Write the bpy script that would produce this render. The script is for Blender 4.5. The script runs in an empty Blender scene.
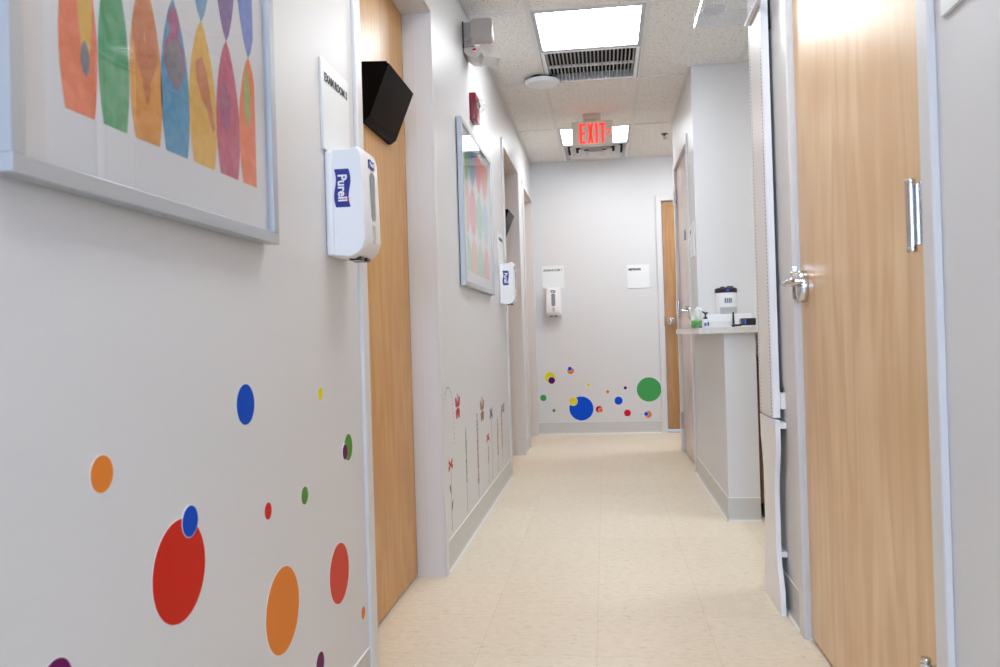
import bpy, bmesh, math, random
from mathutils import Vector, Matrix
random.seed(4)
S = bpy.context.scene
C = S.collection
PI = math.pi
L, R, YE, ZC = -.659, .583, 7.889, 2.603       # left wall, right wall, end wall, ceiling

# ------------------------------------------------------------------ materials
def new_mat(name):
    m = bpy.data.materials.new(name); m.use_nodes = True
    nt = m.node_tree; b = nt.nodes['Principled BSDF']
    return m, nt, b
def mat(name, col, rough=.5, metal=0, spec=.5, coat=0, bump=0, bscale=200, vary=0, vscale=3, trans=0, ior=1.45, emis=0, alpha=1):
    m, nt, b = new_mat(name)
    b.inputs['Base Color'].default_value = (*col, 1)
    b.inputs['Roughness'].default_value = rough
    b.inputs['Metallic'].default_value = metal
    b.inputs['Specular IOR Level'].default_value = spec
    b.inputs['Coat Weight'].default_value = coat
    b.inputs['Coat Roughness'].default_value = .12
    b.inputs['Transmission Weight'].default_value = trans
    b.inputs['IOR'].default_value = ior
    if emis:
        b.inputs['Emission Color'].default_value = (*col, 1); b.inputs['Emission Strength'].default_value = emis
    tc = nt.nodes.new('ShaderNodeTexCoord')
    if bump:
        n = nt.nodes.new('ShaderNodeTexNoise'); n.inputs['Scale'].default_value = bscale; n.inputs['Detail'].default_value = 3
        nt.links.new(tc.outputs['Object'], n.inputs['Vector'])
        bp = nt.nodes.new('ShaderNodeBump'); bp.inputs['Strength'].default_value = bump; bp.inputs['Distance'].default_value = .002
        nt.links.new(n.outputs['Fac'], bp.inputs['Height']); nt.links.new(bp.outputs['Normal'], b.inputs['Normal'])
    if vary:
        n = nt.nodes.new('ShaderNodeTexNoise'); n.inputs['Scale'].default_value = vscale; n.inputs['Detail'].default_value = 5
        nt.links.new(tc.outputs['Object'], n.inputs['Vector'])
        r = nt.nodes.new('ShaderNodeValToRGB')
        r.color_ramp.elements[0].position = .3; r.color_ramp.elements[1].position = .7
        r.color_ramp.elements[0].color = (*[c*(1-vary) for c in col], 1); r.color_ramp.elements[1].color = (*[min(1, c*(1+vary)) for c in col], 1)
        nt.links.new(n.outputs['Fac'], r.inputs['Fac']); nt.links.new(r.outputs['Color'], b.inputs['Base Color'])
    return m
def srgb(r, g, b):
    f = lambda c: (c/255/12.92) if c/255 <= .04045 else ((c/255+.055)/1.055)**2.4
    return (f(r), f(g), f(b))

def wood(name, lo, hi, coat=.6, rough=.3, axis='X', fig=1.0):
    """vertical grain veneer: long stretched noise plus cathedral rings"""
    m, nt, b = new_mat(name)
    N, K = nt.nodes, nt.links
    tc = N.new('ShaderNodeTexCoord')
    mp = N.new('ShaderNodeMapping'); K.new(tc.outputs['Object'], mp.inputs['Vector'])
    mp.inputs['Scale'].default_value = (1, 1, .12)
    n1 = N.new('ShaderNodeTexNoise'); n1.inputs['Scale'].default_value = 5; n1.inputs['Detail'].default_value = 2
    K.new(mp.outputs['Vector'], n1.inputs['Vector'])
    mul = N.new('ShaderNodeMath'); mul.operation = 'MULTIPLY'; mul.inputs[1].default_value = 22*fig; K.new(n1.outputs['Fac'], mul.inputs[0])
    sn = N.new('ShaderNodeMath'); sn.operation = 'PINGPONG'; sn.inputs[1].default_value = 1; K.new(mul.outputs[0], sn.inputs[0])
    pw = N.new('ShaderNodeMath'); pw.operation = 'POWER'; pw.inputs[1].default_value = 2.5; K.new(sn.outputs[0], pw.inputs[0])
    mp2 = N.new('ShaderNodeMapping'); mp2.inputs['Scale'].default_value = (1, 1, .02); K.new(tc.outputs['Object'], mp2.inputs['Vector'])
    n2 = N.new('ShaderNodeTexNoise'); n2.inputs['Scale'].default_value = 160; n2.inputs['Detail'].default_value = 4
    K.new(mp2.outputs['Vector'], n2.inputs['Vector'])
    mp3 = N.new('ShaderNodeMapping'); mp3.inputs['Scale'].default_value = (1, 1, .5); K.new(tc.outputs['Object'], mp3.inputs['Vector'])
    n3 = N.new('ShaderNodeTexNoise'); n3.inputs['Scale'].default_value = 6; K.new(mp3.outputs['Vector'], n3.inputs['Vector'])
    a = N.new('ShaderNodeMath'); a.operation = 'MULTIPLY_ADD'; a.inputs[1].default_value = .42; K.new(pw.outputs[0], a.inputs[0]); K.new(n3.outputs['Fac'], a.inputs[2])
    a2 = N.new('ShaderNodeMath'); a2.operation = 'MULTIPLY_ADD'; a2.inputs[1].default_value = .5; K.new(n2.outputs['Fac'], a2.inputs[0]); K.new(a.outputs[0], a2.inputs[2])
    r = N.new('ShaderNodeValToRGB'); r.color_ramp.elements[0].position = .5; r.color_ramp.elements[1].position = 1.25 if False else 1.0
    r.color_ramp.elements[0].color = (*hi, 1); r.color_ramp.elements[1].color = (*lo, 1)
    K.new(a2.outputs[0], r.inputs['Fac']); K.new(r.outputs['Color'], b.inputs['Base Color'])
    b.inputs['Roughness'].default_value = rough; b.inputs['Coat Weight'].default_value = coat; b.inputs['Coat Roughness'].default_value = .27
    return m

M = {}
M['wall'] = mat('painted drywall', (.70, .695, .70), .42, spec=.35, bump=.12, bscale=180)
M['frame'] = mat('door frame paint', (.70, .69, .69), .34, spec=.4, bump=.05, bscale=120)
M['base'] = mat('vinyl cove base', (.58, .575, .545), .4)
M['caulk'] = mat('caulk', (.8, .8, .78), .5)  # pale caulk bead; also colours the painted highlight strip at the baseboard foot
M['slat'] = mat('grey enamel', (.42, .42, .42), .6)
M['white'] = mat('white plastic', (.84, .84, .85), .28)
M['whitemetal'] = mat('white enamel', (.86, .86, .87), .35)
M['tee'] = mat('ceiling tee enamel', (.74, .73, .71), .5)
M['alu'] = mat('brushed aluminium', (.49, .515, .55), .4, metal=.4)
M['chrome'] = mat('satin chrome', (.62, .62, .63), .16, metal=1)
M['dchrome'] = mat('dull steel', (.42, .42, .44), .3, metal=1)
M['black'] = mat('black plastic', (.008, .008, .009), .25, coat=.5)
M['blackgloss'] = mat('glossy black acrylic', (.005, .004, .004), .2, spec=.06, ior=1.25)
M['dark'] = mat('dark void', (.004, .004, .004), .9)
M['sign'] = mat('sign plastic', (.80, .82, .83), .4)
M['ink'] = mat('black print', (.02, .025, .03), .5)
M['paper'] = mat('mat board', (.75, .75, .775), .8)
M['beige'] = mat('beige plastic', (.46, .40, .37), .4)
M['beige_light'] = mat('pale beige plastic', (.62, .57, .53), .4)
M['exitbody'] = mat('exit sign housing', (.74, .68, .57), .4)
M['exitred'] = mat('exit red letters', (1.0, .035, .02), .4, emis=1.1)
M['exitcan'] = mat('exit canopy', (.62, .50, .38), .5)
M['red'] = mat('alarm red', (.22, .008, .018), .35, coat=.3)
M['ledred'] = mat('red led', (1, .05, .03), .4, emis=2)
M['navy'] = mat('navy label', (.025, .03, .25), .35)
M['logored'] = mat('logo red', (.7, .03, .08), .35)
M['win'] = mat('dispenser window', (.22, .24, .26), .15, coat=.5)
M['greylabel'] = mat('grey label', (.5, .51, .53), .5)
M['bluecrystal'] = mat('blue print', (.03, .12, .65), .3)
M['counter'] = mat('speckled laminate', (.72, .69, .65), .3, vary=.10, vscale=90)
M['cab'] = wood('cabinet veneer', (.12, .045, .02), (.22, .09, .04), coat=.3)
M['wood_l'] = wood('honey maple veneer', (.56, .27, .062), (.66, .37, .11), coat=.25, rough=.42)
M['wood_r'] = wood('light maple veneer', (.68, .42, .20), (.80, .57, .32), coat=.4, rough=.38, fig=.55)
M['wood_e'] = wood('amber maple veneer', (.40, .20, .07), (.50, .27, .10), coat=.2)
M['wood_f'] = wood('pinkish maple veneer', (.48, .34, .27), (.64, .49, .41), coat=.5)
M['tubwhite'] = mat('tub plastic', (.82, .83, .84), .35)
M['lidpurple'] = mat('tub lid', (.018, .006, .03), .3)
M['green'] = mat('carton green', (.12, .38, .06), .5, vary=.5, vscale=40)
M['tissue'] = mat('tissue', (.88, .88, .88), .9)
M['caption'] = mat('dim print', (.16, .18, .22), .5)

def glass(name, tint=(1, 1, 1), mix=.9, rough=.0):
    """thin clear sheet: mostly transparent with a fresnel reflection"""
    m = bpy.data.materials.new(name); m.use_nodes = True; nt = m.node_tree; N, K = nt.nodes, nt.links
    N.clear(); o = N.new('ShaderNodeOutputMaterial'); t = N.new('ShaderNodeBsdfTransparent'); t.inputs[0].default_value = (*tint, 1)
    g = N.new('ShaderNodeBsdfGlossy'); g.inputs['Roughness'].default_value = rough
    f = N.new('ShaderNodeFresnel'); ge = N.new('ShaderNodeNewGeometry'); mi = N.new('ShaderNodeMath'); mi.operation = 'MULTIPLY_ADD'
    mi.inputs[1].default_value = 1/1.5-1.5; mi.inputs[2].default_value = 1.5; K.new(ge.outputs['Backfacing'], mi.inputs[0]); K.new(mi.outputs[0], f.inputs['IOR'])
    mx = N.new('ShaderNodeMixShader'); K.new(f.outputs[0], mx.inputs[0]); K.new(t.outputs[0], mx.inputs[1]); K.new(g.outputs[0], mx.inputs[2])
    K.new(mx.outputs[0], o.inputs[0]); return m
M['glass'] = glass('picture glazing')
M['clear'] = glass('clear acrylic', (.955, .96, .975), rough=.05)

# emitting troffer diffuser
M['lamp'] = mat('lit diffuser', (.93, .97, 1.0), .5, emis=16)

# floor
def floor_mat():
    m, nt, b = new_mat('vinyl composition tile'); N, K = nt.nodes, nt.links
    tc = N.new('ShaderNodeTexCoord')
    mp = N.new('ShaderNodeMapping'); mp.inputs['Location'].default_value = (FX, FY, 0); K.new(tc.outputs['Object'], mp.inputs['Vector'])
    br = N.new('ShaderNodeTexBrick'); br.offset = 0; br.inputs['Scale'].default_value = 1
    br.inputs['Brick Width'].default_value = .352; br.inputs['Row Height'].default_value = .352
    br.inputs['Mortar Size'].default_value = .0008; br.inputs['Mortar Smooth'].default_value = .3; br.inputs['Bias'].default_value = 0
    br.inputs['Color1'].default_value = (*srgb(234, 222, 202), 1); br.inputs['Color2'].default_value = (*srgb(231, 218, 197), 1)
    br.inputs['Mortar'].default_value = (*srgb(209, 195, 173), 1)
    K.new(mp.outputs['Vector'], br.inputs['Vector'])
    mp2 = N.new('ShaderNodeMapping'); mp2.inputs['Scale'].default_value = (1, 1.9, 1); K.new(tc.outputs['Object'], mp2.inputs['Vector'])
    n = N.new('ShaderNodeTexNoise'); n.inputs['Scale'].default_value = 34; n.inputs['Detail'].default_value = 6; n.inputs['Roughness'].default_value = .62; n.inputs['Distortion'].default_value = .7
    K.new(mp2.outputs['Vector'], n.inputs['Vector'])
    r = N.new('ShaderNodeValToRGB'); e = r.color_ramp.elements
    e[0].position = .27; e[0].color = (.80, .74, .66, 1); e[1].position = .62; e[1].color = (1.04, 1.03, 1.02, 1)
    x = r.color_ramp.elements.new(.42); x.color = (.97, .95, .93, 1)
    K.new(n.outputs['Fac'], r.inputs['Fac'])
    mx = N.new('ShaderNodeMix'); mx.data_type = 'RGBA'; mx.blend_type = 'MULTIPLY'; mx.inputs[0].default_value = 1
    K.new(br.outputs['Color'], mx.inputs[6]); K.new(r.outputs['Color'], mx.inputs[7]); K.new(mx.outputs[2], b.inputs['Base Color'])
    b.inputs['Roughness'].default_value = .38; b.inputs['Specular IOR Level'].default_value = .4
    bp = N.new('ShaderNodeBump'); bp.inputs['Strength'].default_value = .15; bp.inputs['Distance'].default_value = .001
    K.new(n.outputs['Fac'], bp.inputs['Height']); K.new(bp.outputs['Normal'], b.inputs['Normal'])
    return m
FX, FY = .052, -4.19
M['floor'] = floor_mat()

def ceil_mat():
    m, nt, b = new_mat('fissured ceiling tile'); N, K = nt.nodes, nt.links
    tc = N.new('ShaderNodeTexCoord')
    n = N.new('ShaderNodeTexNoise'); n.inputs['Scale'].default_value = 95; n.inputs['Detail'].default_value = 3; n.inputs['Distortion'].default_value = .6
    K.new(tc.outputs['Object'], n.inputs['Vector'])
    r = N.new('ShaderNodeValToRGB'); e = r.color_ramp.elements
    e[0].position = .34; e[0].color = (.60, .57, .53, 1); e[1].position = .46; e[1].color = (.85, .83, .80, 1)
    K.new(n.outputs['Fac'], r.inputs['Fac']); K.new(r.outputs['Color'], b.inputs['Base Color'])
    b.inputs['Roughness'].default_value = .9
    bp = N.new('ShaderNodeBump'); bp.inputs['Strength'].default_value = .5; bp.inputs['Distance'].default_value = .002
    K.new(n.outputs['Fac'], bp.inputs['Height']); K.new(bp.outputs['Normal'], b.inputs['Normal'])
    return m
M['tile'] = ceil_mat()

def perf_mat():
    """white sheet with two columns of small dark punched slots near its long edges"""
    m, nt, b = new_mat('perforated white sheet'); N, K = nt.nodes, nt.links
    tc = N.new('ShaderNodeTexCoord'); sp = N.new('ShaderNodeSeparateXYZ'); K.new(tc.outputs['Object'], sp.inputs[0])
    def mth(op, a, bb=None, c=None):
        q = N.new('ShaderNodeMath'); q.operation = op
        for i, v in enumerate((a, bb, c)):
            if v is None: continue
            if isinstance(v, (int, float)): q.inputs[i].default_value = v
            else: K.new(v, q.inputs[i])
        return q.outputs[0]
    y, z = sp.outputs[1], sp.outputs[2]
    d = mth('ABSOLUTE', mth('SUBTRACT', mth('ABSOLUTE', mth('SUBTRACT', y, 2.952)), .094))
    iny = mth('LESS_THAN', d, .0042)
    inz = mth('LESS_THAN', mth('FRACT', mth('MULTIPLY', z, 1/.0127)), .5)
    k = mth('MULTIPLY', iny, inz)
    mx = N.new('ShaderNodeMix'); mx.data_type = 'RGBA'; K.new(k, mx.inputs[0])
    mx.inputs[6].default_value = (.80, .79, .79, 1); mx.inputs[7].default_value = (.12, .12, .13, 1)
    K.new(mx.outputs[2], b.inputs['Base Color']); b.inputs['Roughness'].default_value = .35
    return m
M['perf'] = perf_mat()

def paint(name, col, amt=.25, sc=14):
    """watercolour: pigment that pools unevenly"""
    m, nt, b = new_mat(name); N, K = nt.nodes, nt.links
    tc = N.new('ShaderNodeTexCoord'); n = N.new('ShaderNodeTexNoise'); n.inputs['Scale'].default_value = sc; n.inputs['Detail'].default_value = 6
    n.inputs['Distortion'].default_value = 1.2
    K.new(tc.outputs['Object'], n.inputs['Vector'])
    r = N.new('ShaderNodeValToRGB'); e = r.color_ramp.elements
    e[0].position = .3; e[1].position = .75
    e[0].color = (*[c*(1-amt) for c in col], 1); e[1].color = (*[c+(1-c)*amt*.8 for c in col], 1)
    K.new(n.outputs['Fac'], r.inputs['Fac']); K.new(r.outputs['Color'], b.inputs['Base Color']); b.inputs['Roughness'].default_value = .8
    return m

# ------------------------------------------------------------------ mesh helpers
def BM(): return bmesh.new()
def box(bm, x0, x1, y0, y1, z0, z1, bev=0, seg=2, mi=0):
    r = bmesh.ops.create_cube(bm, size=1)
    vs = r['verts']
    for v in vs:
        v.co = Vector(((x0+x1)/2+v.co.x*(x1-x0), (y0+y1)/2+v.co.y*(y1-y0), (z0+z1)/2+v.co.z*(z1-z0)))
    fs = list({f for v in vs for f in v.link_faces})
    for f in fs: f.material_index = mi
    if bev:
        es = list({e for v in vs for e in v.link_edges})
        q = bmesh.ops.bevel(bm, geom=es, offset=bev, segments=seg, affect='EDGES', profile=.5)
        for f in q['faces']: f.material_index = mi
    return vs
def prism(bm, pts, vec, mi=0):
    """closed polygon (3d points) extruded along vec"""
    a = [bm.verts.new(p) for p in pts]; b = [bm.verts.new(Vector(p)+Vector(vec)) for p in pts]
    n = len(a); fs = [bm.faces.new(a), bm.faces.new(b[::-1])]
    for i in range(n): fs.append(bm.faces.new((a[i], b[i], b[(i+1) % n], a[(i+1) % n])))
    for f in fs: f.material_index = mi
    return a+b
def poly(bm, pts, mi=0):
    f = bm.faces.new([bm.verts.new(p) for p in pts]); f.material_index = mi; return f
def tube(bm, pts, r, n=10, mi=0, closed=False, sq=1.0):
    pts = [Vector(p) for p in pts]; rings = []
    prev = None
    for i, p in enumerate(pts):
        if i == 0: t = pts[1]-p
        elif i == len(pts)-1: t = p-pts[i-1]
        else: t = (pts[i+1]-pts[i-1])
        t.normalize()
        if prev is None:
            up = Vector((0, 0, 1)) if abs(t.z) < .9 else Vector((1, 0, 0))
            u = t.cross(up).normalized()
        else: u = (prev-t*prev.dot(t)).normalized()
        prev = u; w = t.cross(u)
        rr = r[i] if isinstance(r, (list, tuple)) else r
        rings.append([bm.verts.new(p+(u*math.cos(2*PI*k/n)+w*math.sin(2*PI*k/n)*sq)*rr) for k in range(n)])
    for a, b in zip(rings, rings[1:]):
        for k in range(n):
            f = bm.faces.new((a[k], a[(k+1) % n], b[(k+1) % n], b[k])); f.material_index = mi; f.smooth = True
    bm.faces.new(rings[0][::-1]).material_index = mi; bm.faces.new(rings[-1]).material_index = mi
def lathe(bm, prof, c=(0, 0, 0), axis='Z', n=40, mi=0, smooth=True):
    """prof: (radius, height) pairs; axis Z up, X along -x out of the wall, Y towards -y"""
    c = Vector(c)
    def P(r, h, a):
        if axis == 'Z': return c+Vector((r*math.cos(a), r*math.sin(a), h))
        if axis == 'X': return c+Vector((h, r*math.cos(a), r*math.sin(a)))
        return c+Vector((r*math.cos(a), h, r*math.sin(a)))
    rings = [[bm.verts.new(P(max(r, 1e-5), h, 2*PI*k/n)) for k in range(n)] for r, h in prof]
    for a, b in zip(rings, rings[1:]):
        for k in range(n):
            f = bm.faces.new((a[k], a[(k+1) % n], b[(k+1) % n], b[k])); f.material_index = mi; f.smooth = smooth
    bm.faces.new(rings[0][::-1]).material_index = mi; bm.faces.new(rings[-1]).material_index = mi
def obj(name, bm, mats, parent=None, loc=None, rot=None, smooth=False):
    bmesh.ops.recalc_face_normals(bm, faces=bm.faces[:])
    me = bpy.data.meshes.new(name); bm.to_mesh(me); bm.free()
    if not isinstance(mats, (list, tuple)): mats = [mats]
    for m in mats: me.materials.append(M[m] if isinstance(m, str) else m)
    if smooth:
        for p in me.polygons: p.use_smooth = True
    me.set_sharp_from_angle(angle=math.radians(36))
    o = bpy.data.objects.new(name, me); C.objects.link(o)
    if parent: o.parent = parent
    if loc: o.location = loc
    if rot: o.rotation_euler = rot
    return o
def thing(name, label, cat, loc=(0, 0, 0), rz=0, group=None):
    o = bpy.data.objects.new(name, None); C.objects.link(o); o.location = loc; o.rotation_euler = (0, 0, rz); o.empty_display_size = .05
    o['label'] = label; o['category'] = cat
    if group: o['group'] = group
    return o
def tag(o, label, cat, group=None):
    o['label'] = label; o['category'] = cat
    if group: o['group'] = group
    return o
def struct(name, bm=None, mats=None):
    if bm is None:
        o = bpy.data.objects.new(name, None); C.objects.link(o)
    else: o = obj(name, bm, mats)
    o['kind'] = 'structure'; return o
def copy_tree(o, parent=None):
    c = o.copy(); C.objects.link(c)
    if parent: c.parent = parent
    for ch in list(o.children): copy_tree(ch, c)
    return c
def text(name, body, size, m, parent, loc, rot, bold=0, depth=.0006, align='CENTER', sx=1.0):
    cu = bpy.data.curves.new(name, 'FONT'); cu.body = body; cu.size = size; cu.extrude = depth; cu.offset = bold
    cu.align_x = align; cu.align_y = 'CENTER'; cu.resolution_u = 3
    t = bpy.data.objects.new(name, cu); C.objects.link(t)
    bpy.context.view_layer.update()
    me = bpy.data.meshes.new_from_object(t.evaluated_get(bpy.context.evaluated_depsgraph_get()))
    bpy.data.objects.remove(t); me.materials.clear(); me.materials.append(M[m])
    for v in me.vertices: v.co.x *= sx
    o = bpy.data.objects.new(name, me); C.objects.link(o); o.parent = parent; o.location = loc; o.rotation_euler = rot
    return o

# ------------------------------------------------------------------ shell
Y0 = -4.2
b = BM(); box(b, -2.2, 3.2, Y0-.1, 9.4, -.08, 0); struct('floor', b, 'floor')

# left wall with three openings
D1, D2, D3 = (2.222, 3.212), (5.575, 6.52), (6.965, 7.775)
HL = 2.24
b = BM()
ys = [Y0, D1[0], D1[1], D2[0], D2[1], D3[0], D3[1], YE+.1]
for i in range(0, 8, 2): box(b, L-.14, L, ys[i], ys[i+1], 0, ZC+.25)
for d in (D1, D2, D3): box(b, L-.14, L, d[0], d[1], HL, ZC+.25)
struct('wall_left', b, 'wall')

# end wall
E0, E1, HE = .556, 1.47, 2.18
b = BM(); box(b, L, E0, YE, YE+.12, 0, ZC+.25); box(b, E0, E1, YE, YE+.12, HE, ZC+.25); box(b, E1, 2.34, YE, YE+.12, 0, ZC+.25)
struct('wall_end', b, 'wall')

# right wall near (with the big door), its end, and the far piece with door 5
N0, N1, HN = 1.562, 2.592, 2.215
RE = 3.12
b = BM(); box(b, R, R+.14, Y0, N0, 0, ZC+.25); box(b, R, R+.14, N0, N1, HN, ZC+.25); box(b, R, R+.14, N1, RE, 0, ZC+.25)
struct('wall_right_near', b, 'wall')
F0, F1, HF = 5.66, 6.60, 2.24
YN, YF = 5.26, 6.71
b = BM(); box(b, R, R+.14, YN, F0, 0, ZC+.25); box(b, R, R+.14, F0, F1, HF, ZC+.25); box(b, R, R+.14, F1, YF, 0, ZC+.25)
box(b, R+.14, 2.2, YN, YN+.14, 0, ZC+.25)
struct('wall_right_far', b, 'wall')
b = BM(); box(b, 2.2, 2.34, RE-.14, YE, 0, ZC+.25); box(b, R+.14, 2.2, RE-.14, RE, 0, ZC+.25); box(b, R+.14, 2.2, YF-.14, YF, 0, ZC+.25)
struct('wall_nook', b, 'wall')
# wall behind the viewer with an unseen window added for cool light
WX0, WX1, WZ0, WZ1 = L+.26, R-.26, .9, 2.2
b = BM(); box(b, L, WX0, Y0, Y0+.12, 0, ZC+.25); box(b, WX1, R, Y0, Y0+.12, 0, ZC+.25)
box(b, WX0, WX1, Y0, Y0+.12, 0, WZ0); box(b, WX0, WX1, Y0, Y0+.12, WZ1, ZC+.25)
struct('wall_back', b, 'wall')
b = BM()
for q in ((WX0, WX0+.05, WZ0, WZ1), (WX1-.05, WX1, WZ0, WZ1), (WX0+.05, WX1-.05, WZ0, WZ0+.05), (WX0+.05, WX1-.05, WZ1-.05, WZ1), (WX0+.05, WX1-.05, 1.53, 1.57)):
    box(b, q[0], q[1], Y0+.02, Y0+.08, q[2], q[3])
w = struct('added_window_1', b, 'frame')
b = BM(); box(b, WX0+.05, WX1-.05, Y0+.045, Y0+.05, WZ0+.05, WZ1-.05); obj('pane', b, 'glass', w)

# low wall under the counter
b = BM(); box(b, R, R+.152, 4.19, YN, 0, .928); struct('wall_low', b, 'wall')

# ceiling: tiles, tees; two by four foot grid
XG = [-.95, -.341, .269, .879, 1.489, 2.1]
YG = [4.20+1.2195*k for k in range(-7, 5)]
X0c, X1c = L, 2.2
cells = {}
lamp_cells = [(1, 0), (1, 2), (1, -2), (1, -4), (1, -7), (4, -1), (3, 2)]
b = BM()
tw = .012
def clampx(a, c): return max(a, X0c), min(c, X1c)
for i in range(-1, 5):
    xa = XG[i] if i >= 0 else XG[0]-.61; xb = XG[i+1]
    xa, xb = clampx(xa, xb)
    if xb-xa < .02: continue
    for k in range(-7, 4):
        ya, yb = 4.20+1.2195*k, 4.20+1.2195*(k+1)
        yb = min(yb, YE)
        if (i, k) in lamp_cells: continue
        box(b, xa, xb, ya, yb, ZC, ZC+.016)
# last bay behind the viewer and the plenum lid
box(b, -2.2, 3.2, Y0-.1, 9.4, ZC+.20, ZC+.25)
ce = struct('ceiling', b, 'tile')
b = BM()
for x in XG[1:5]:
    box(b, x-tw, x+tw, Y0+.1, YE, ZC-.006, ZC+.001)
for k in range(-7, 3):
    y = 4.20+1.2195*k
    segs = [(-.659, -.341), (-.341, .269), (.269, .879), (.879, 1.489), (1.489, 2.2)]
    for a, c in segs:
        box(b, a+(tw if a > -.6 else 0), c-tw, y-tw*.55, y+tw*.55, ZC-.005, ZC+.001)
# wall angle
box(b, L, L+.022, Y0+.12, YE, ZC-.004, ZC+.001)
box(b, L+.022, 2.2, YE-.02, YE, ZC-.0035, ZC+.001)
box(b, R-.02, R, Y0+.12, RE, ZC-.004, ZC+.001)
box(b, R-.02, R, YN, YF, ZC-.004, ZC+.001); box(b, R, 2.2, YN-.02, YN, ZC-.0045, ZC+.001)
obj('ceiling_grid', b, 'tee', ce)

# baseboards: cove base profile extruded along its wall
def cove(bm, p, q, n, h=.112):
    """p->q along the wall foot, n points into the room"""
    p, q, n = Vector((*p, 0)), Vector((*q, 0)), Vector((*n, 0))
    pr = [(0, .0005), (.013, .0005), (.011, .004), (.006, .012), (.004, .022), (.0035, h), (0, h)]
    prism(bm, [p+n*a+Vector((0, 0, z)) for a, z in pr], q-p)
def caulk(bm, p, q, n, h=.112):
    p, q, n = Vector((*p, 0)), Vector((*q, 0)), Vector((*n, 0))
    prism(bm, [p+n*a+Vector((0, 0, z)) for a, z in ((0, h), (.0036, h), (.0036, h+.0022), (0, h+.004))], q-p, 1)
def toe_highlight(bm, p, q, n):
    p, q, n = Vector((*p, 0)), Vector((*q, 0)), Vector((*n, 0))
    prism(bm, [p+n*a+Vector((0, 0, z)) for a, z in ((.012, .0004), (.0165, .0004), (.0125, .0055), (.0095, .008))], q-p, 1)  # pale strip paints a highlight line along the foot of the cove base
def baseboard(name, runs):
    b = BM()
    for p, q, n in runs: cove(b, p, q, n); caulk(b, p, q, n); toe_highlight(b, p, q, n)
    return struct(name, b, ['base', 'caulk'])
CW = .052                                       # casing width
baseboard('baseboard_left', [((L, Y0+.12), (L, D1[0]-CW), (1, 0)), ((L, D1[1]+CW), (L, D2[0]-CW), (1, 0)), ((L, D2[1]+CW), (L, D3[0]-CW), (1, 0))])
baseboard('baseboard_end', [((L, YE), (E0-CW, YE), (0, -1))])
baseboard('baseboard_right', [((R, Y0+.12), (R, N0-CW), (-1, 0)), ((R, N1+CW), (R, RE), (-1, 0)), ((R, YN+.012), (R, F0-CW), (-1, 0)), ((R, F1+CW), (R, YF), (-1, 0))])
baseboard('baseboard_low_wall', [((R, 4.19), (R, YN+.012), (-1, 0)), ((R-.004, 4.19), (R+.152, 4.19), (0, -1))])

# ------------------------------------------------------------------ doors (frame profile protrudes 16 mm)
def door(name, side, y0, y1, H, leafmat, leaf_x, pr=.012):
    """side -1: left wall (faces +x); side +1: right wall (faces -x)"""
    d = struct(name)
    X = L if side < 0 else R; s = -side            # s = direction into the corridor
    b = BM()
    def bx(xa, xb, ya, yb, za, zb, bev=0): box(b, min(xa, xb), max(xa, xb), ya, yb, za, zb, bev, 1)
    bx(X-.001*s, X+pr*s, y0-CW, y0, 0, H+CW, .0025); bx(X-.001*s, X+pr*s, y1, y1+CW, 0, H+CW, .0025); bx(X-.001*s, X+pr*s, y0, y1, H, H+CW, .0025)
    # jamb lining with stop
    xa, xi = X-.001*s, leaf_x
    for ya, yb, st in ((y0-.003, y0+.002, 1), (y1-.002, y1+.003, -1)):
        bx(xa, X-.14*s, ya, yb, 0, H)
    bx(xa, X-.14*s, y0, y1, H-.002, H+.003)
    if abs(leaf_x-X) > .05:
        mid = X-.056*s
        bx(mid, leaf_x+.001*s, y0+.002, y0+.005, 0, H); bx(mid, leaf_x+.001*s, y1-.005, y1-.002, 0, H); bx(mid, leaf_x+.001*s, y0+.005, y1-.005, H-.005, H-.002)
    obj('door_frame', b, 'frame', d)
    b = BM(); g = .004
    xl = leaf_x-.044*s
    box(b, min(leaf_x, xl), max(leaf_x, xl), y0+g+.003, y1-g-.003, .012, H-.006, .001, 1)
    o = obj('door_leaf', b, leafmat, d)
    return d
d1 = door('door_1', -1, *D1, HL, 'wood_l', -.765)
d2 = door('door_2', -1, *D2, HL, 'wood_l', -.772)
d3 = door('door_3', -1, *D3, HL-.03, 'wood_l', -.772)
b = BM(); box(b, -.767, -.762, D1[0]+.30, D1[0]+.335, 1.03, 1.09, .001, 1)
obj('strike', b, 'dchrome', d1)

d5 = door('door_5', 1, F0, F1, HF-.03, 'wood_f', R+.012)
d6 = door('door_6', 1, N0, N1, HN, 'wood_r', R+.008, .014)

def hinge(parent, x, y, z, h, s, r=.0078, plate=.028):
    """barrel with five knuckles, standing at x,y; plate runs towards s*y"""
    b = BM(); n = 5
    for k in range(n):
        za = z-h/2+h*k/n; zb = z-h/2+h*(k+1)/n-.0012
        lathe(b, [(r, za), (r, zb)], (x, y, 0), n=20)
    lathe(b, [(r*.8, z-h/2), (r*.8, z+h/2)], (x, y, 0), n=16)
    for za, zb in ((z-h/2-.010, z-h/2-.0012), (z+h/2, z+h/2+.009)):
        lathe(b, [(r*.9, za), (r*1.02, za+.002), (r*1.02, zb-.002), (r*.9, zb)], (x, y, 0), n=20)
    lathe(b, [(r*.7, z-h/2-.002), (r*.7, z+h/2+.002)], (x, y, 0), n=12)
    hh = obj('hinge', b, 'chrome', parent)
    return hh
for zz in (1.142, .262, 2.02):
    h = hinge(d6, R-.017, 1.603, zz, .116, -1, .0092)
    b = BM(); box(b, R-.012, R+.0085, 1.567, 1.598, zz-.056, zz+.056, .001, 1); obj('hinge_plate', b, 'chrome', h)
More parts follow.
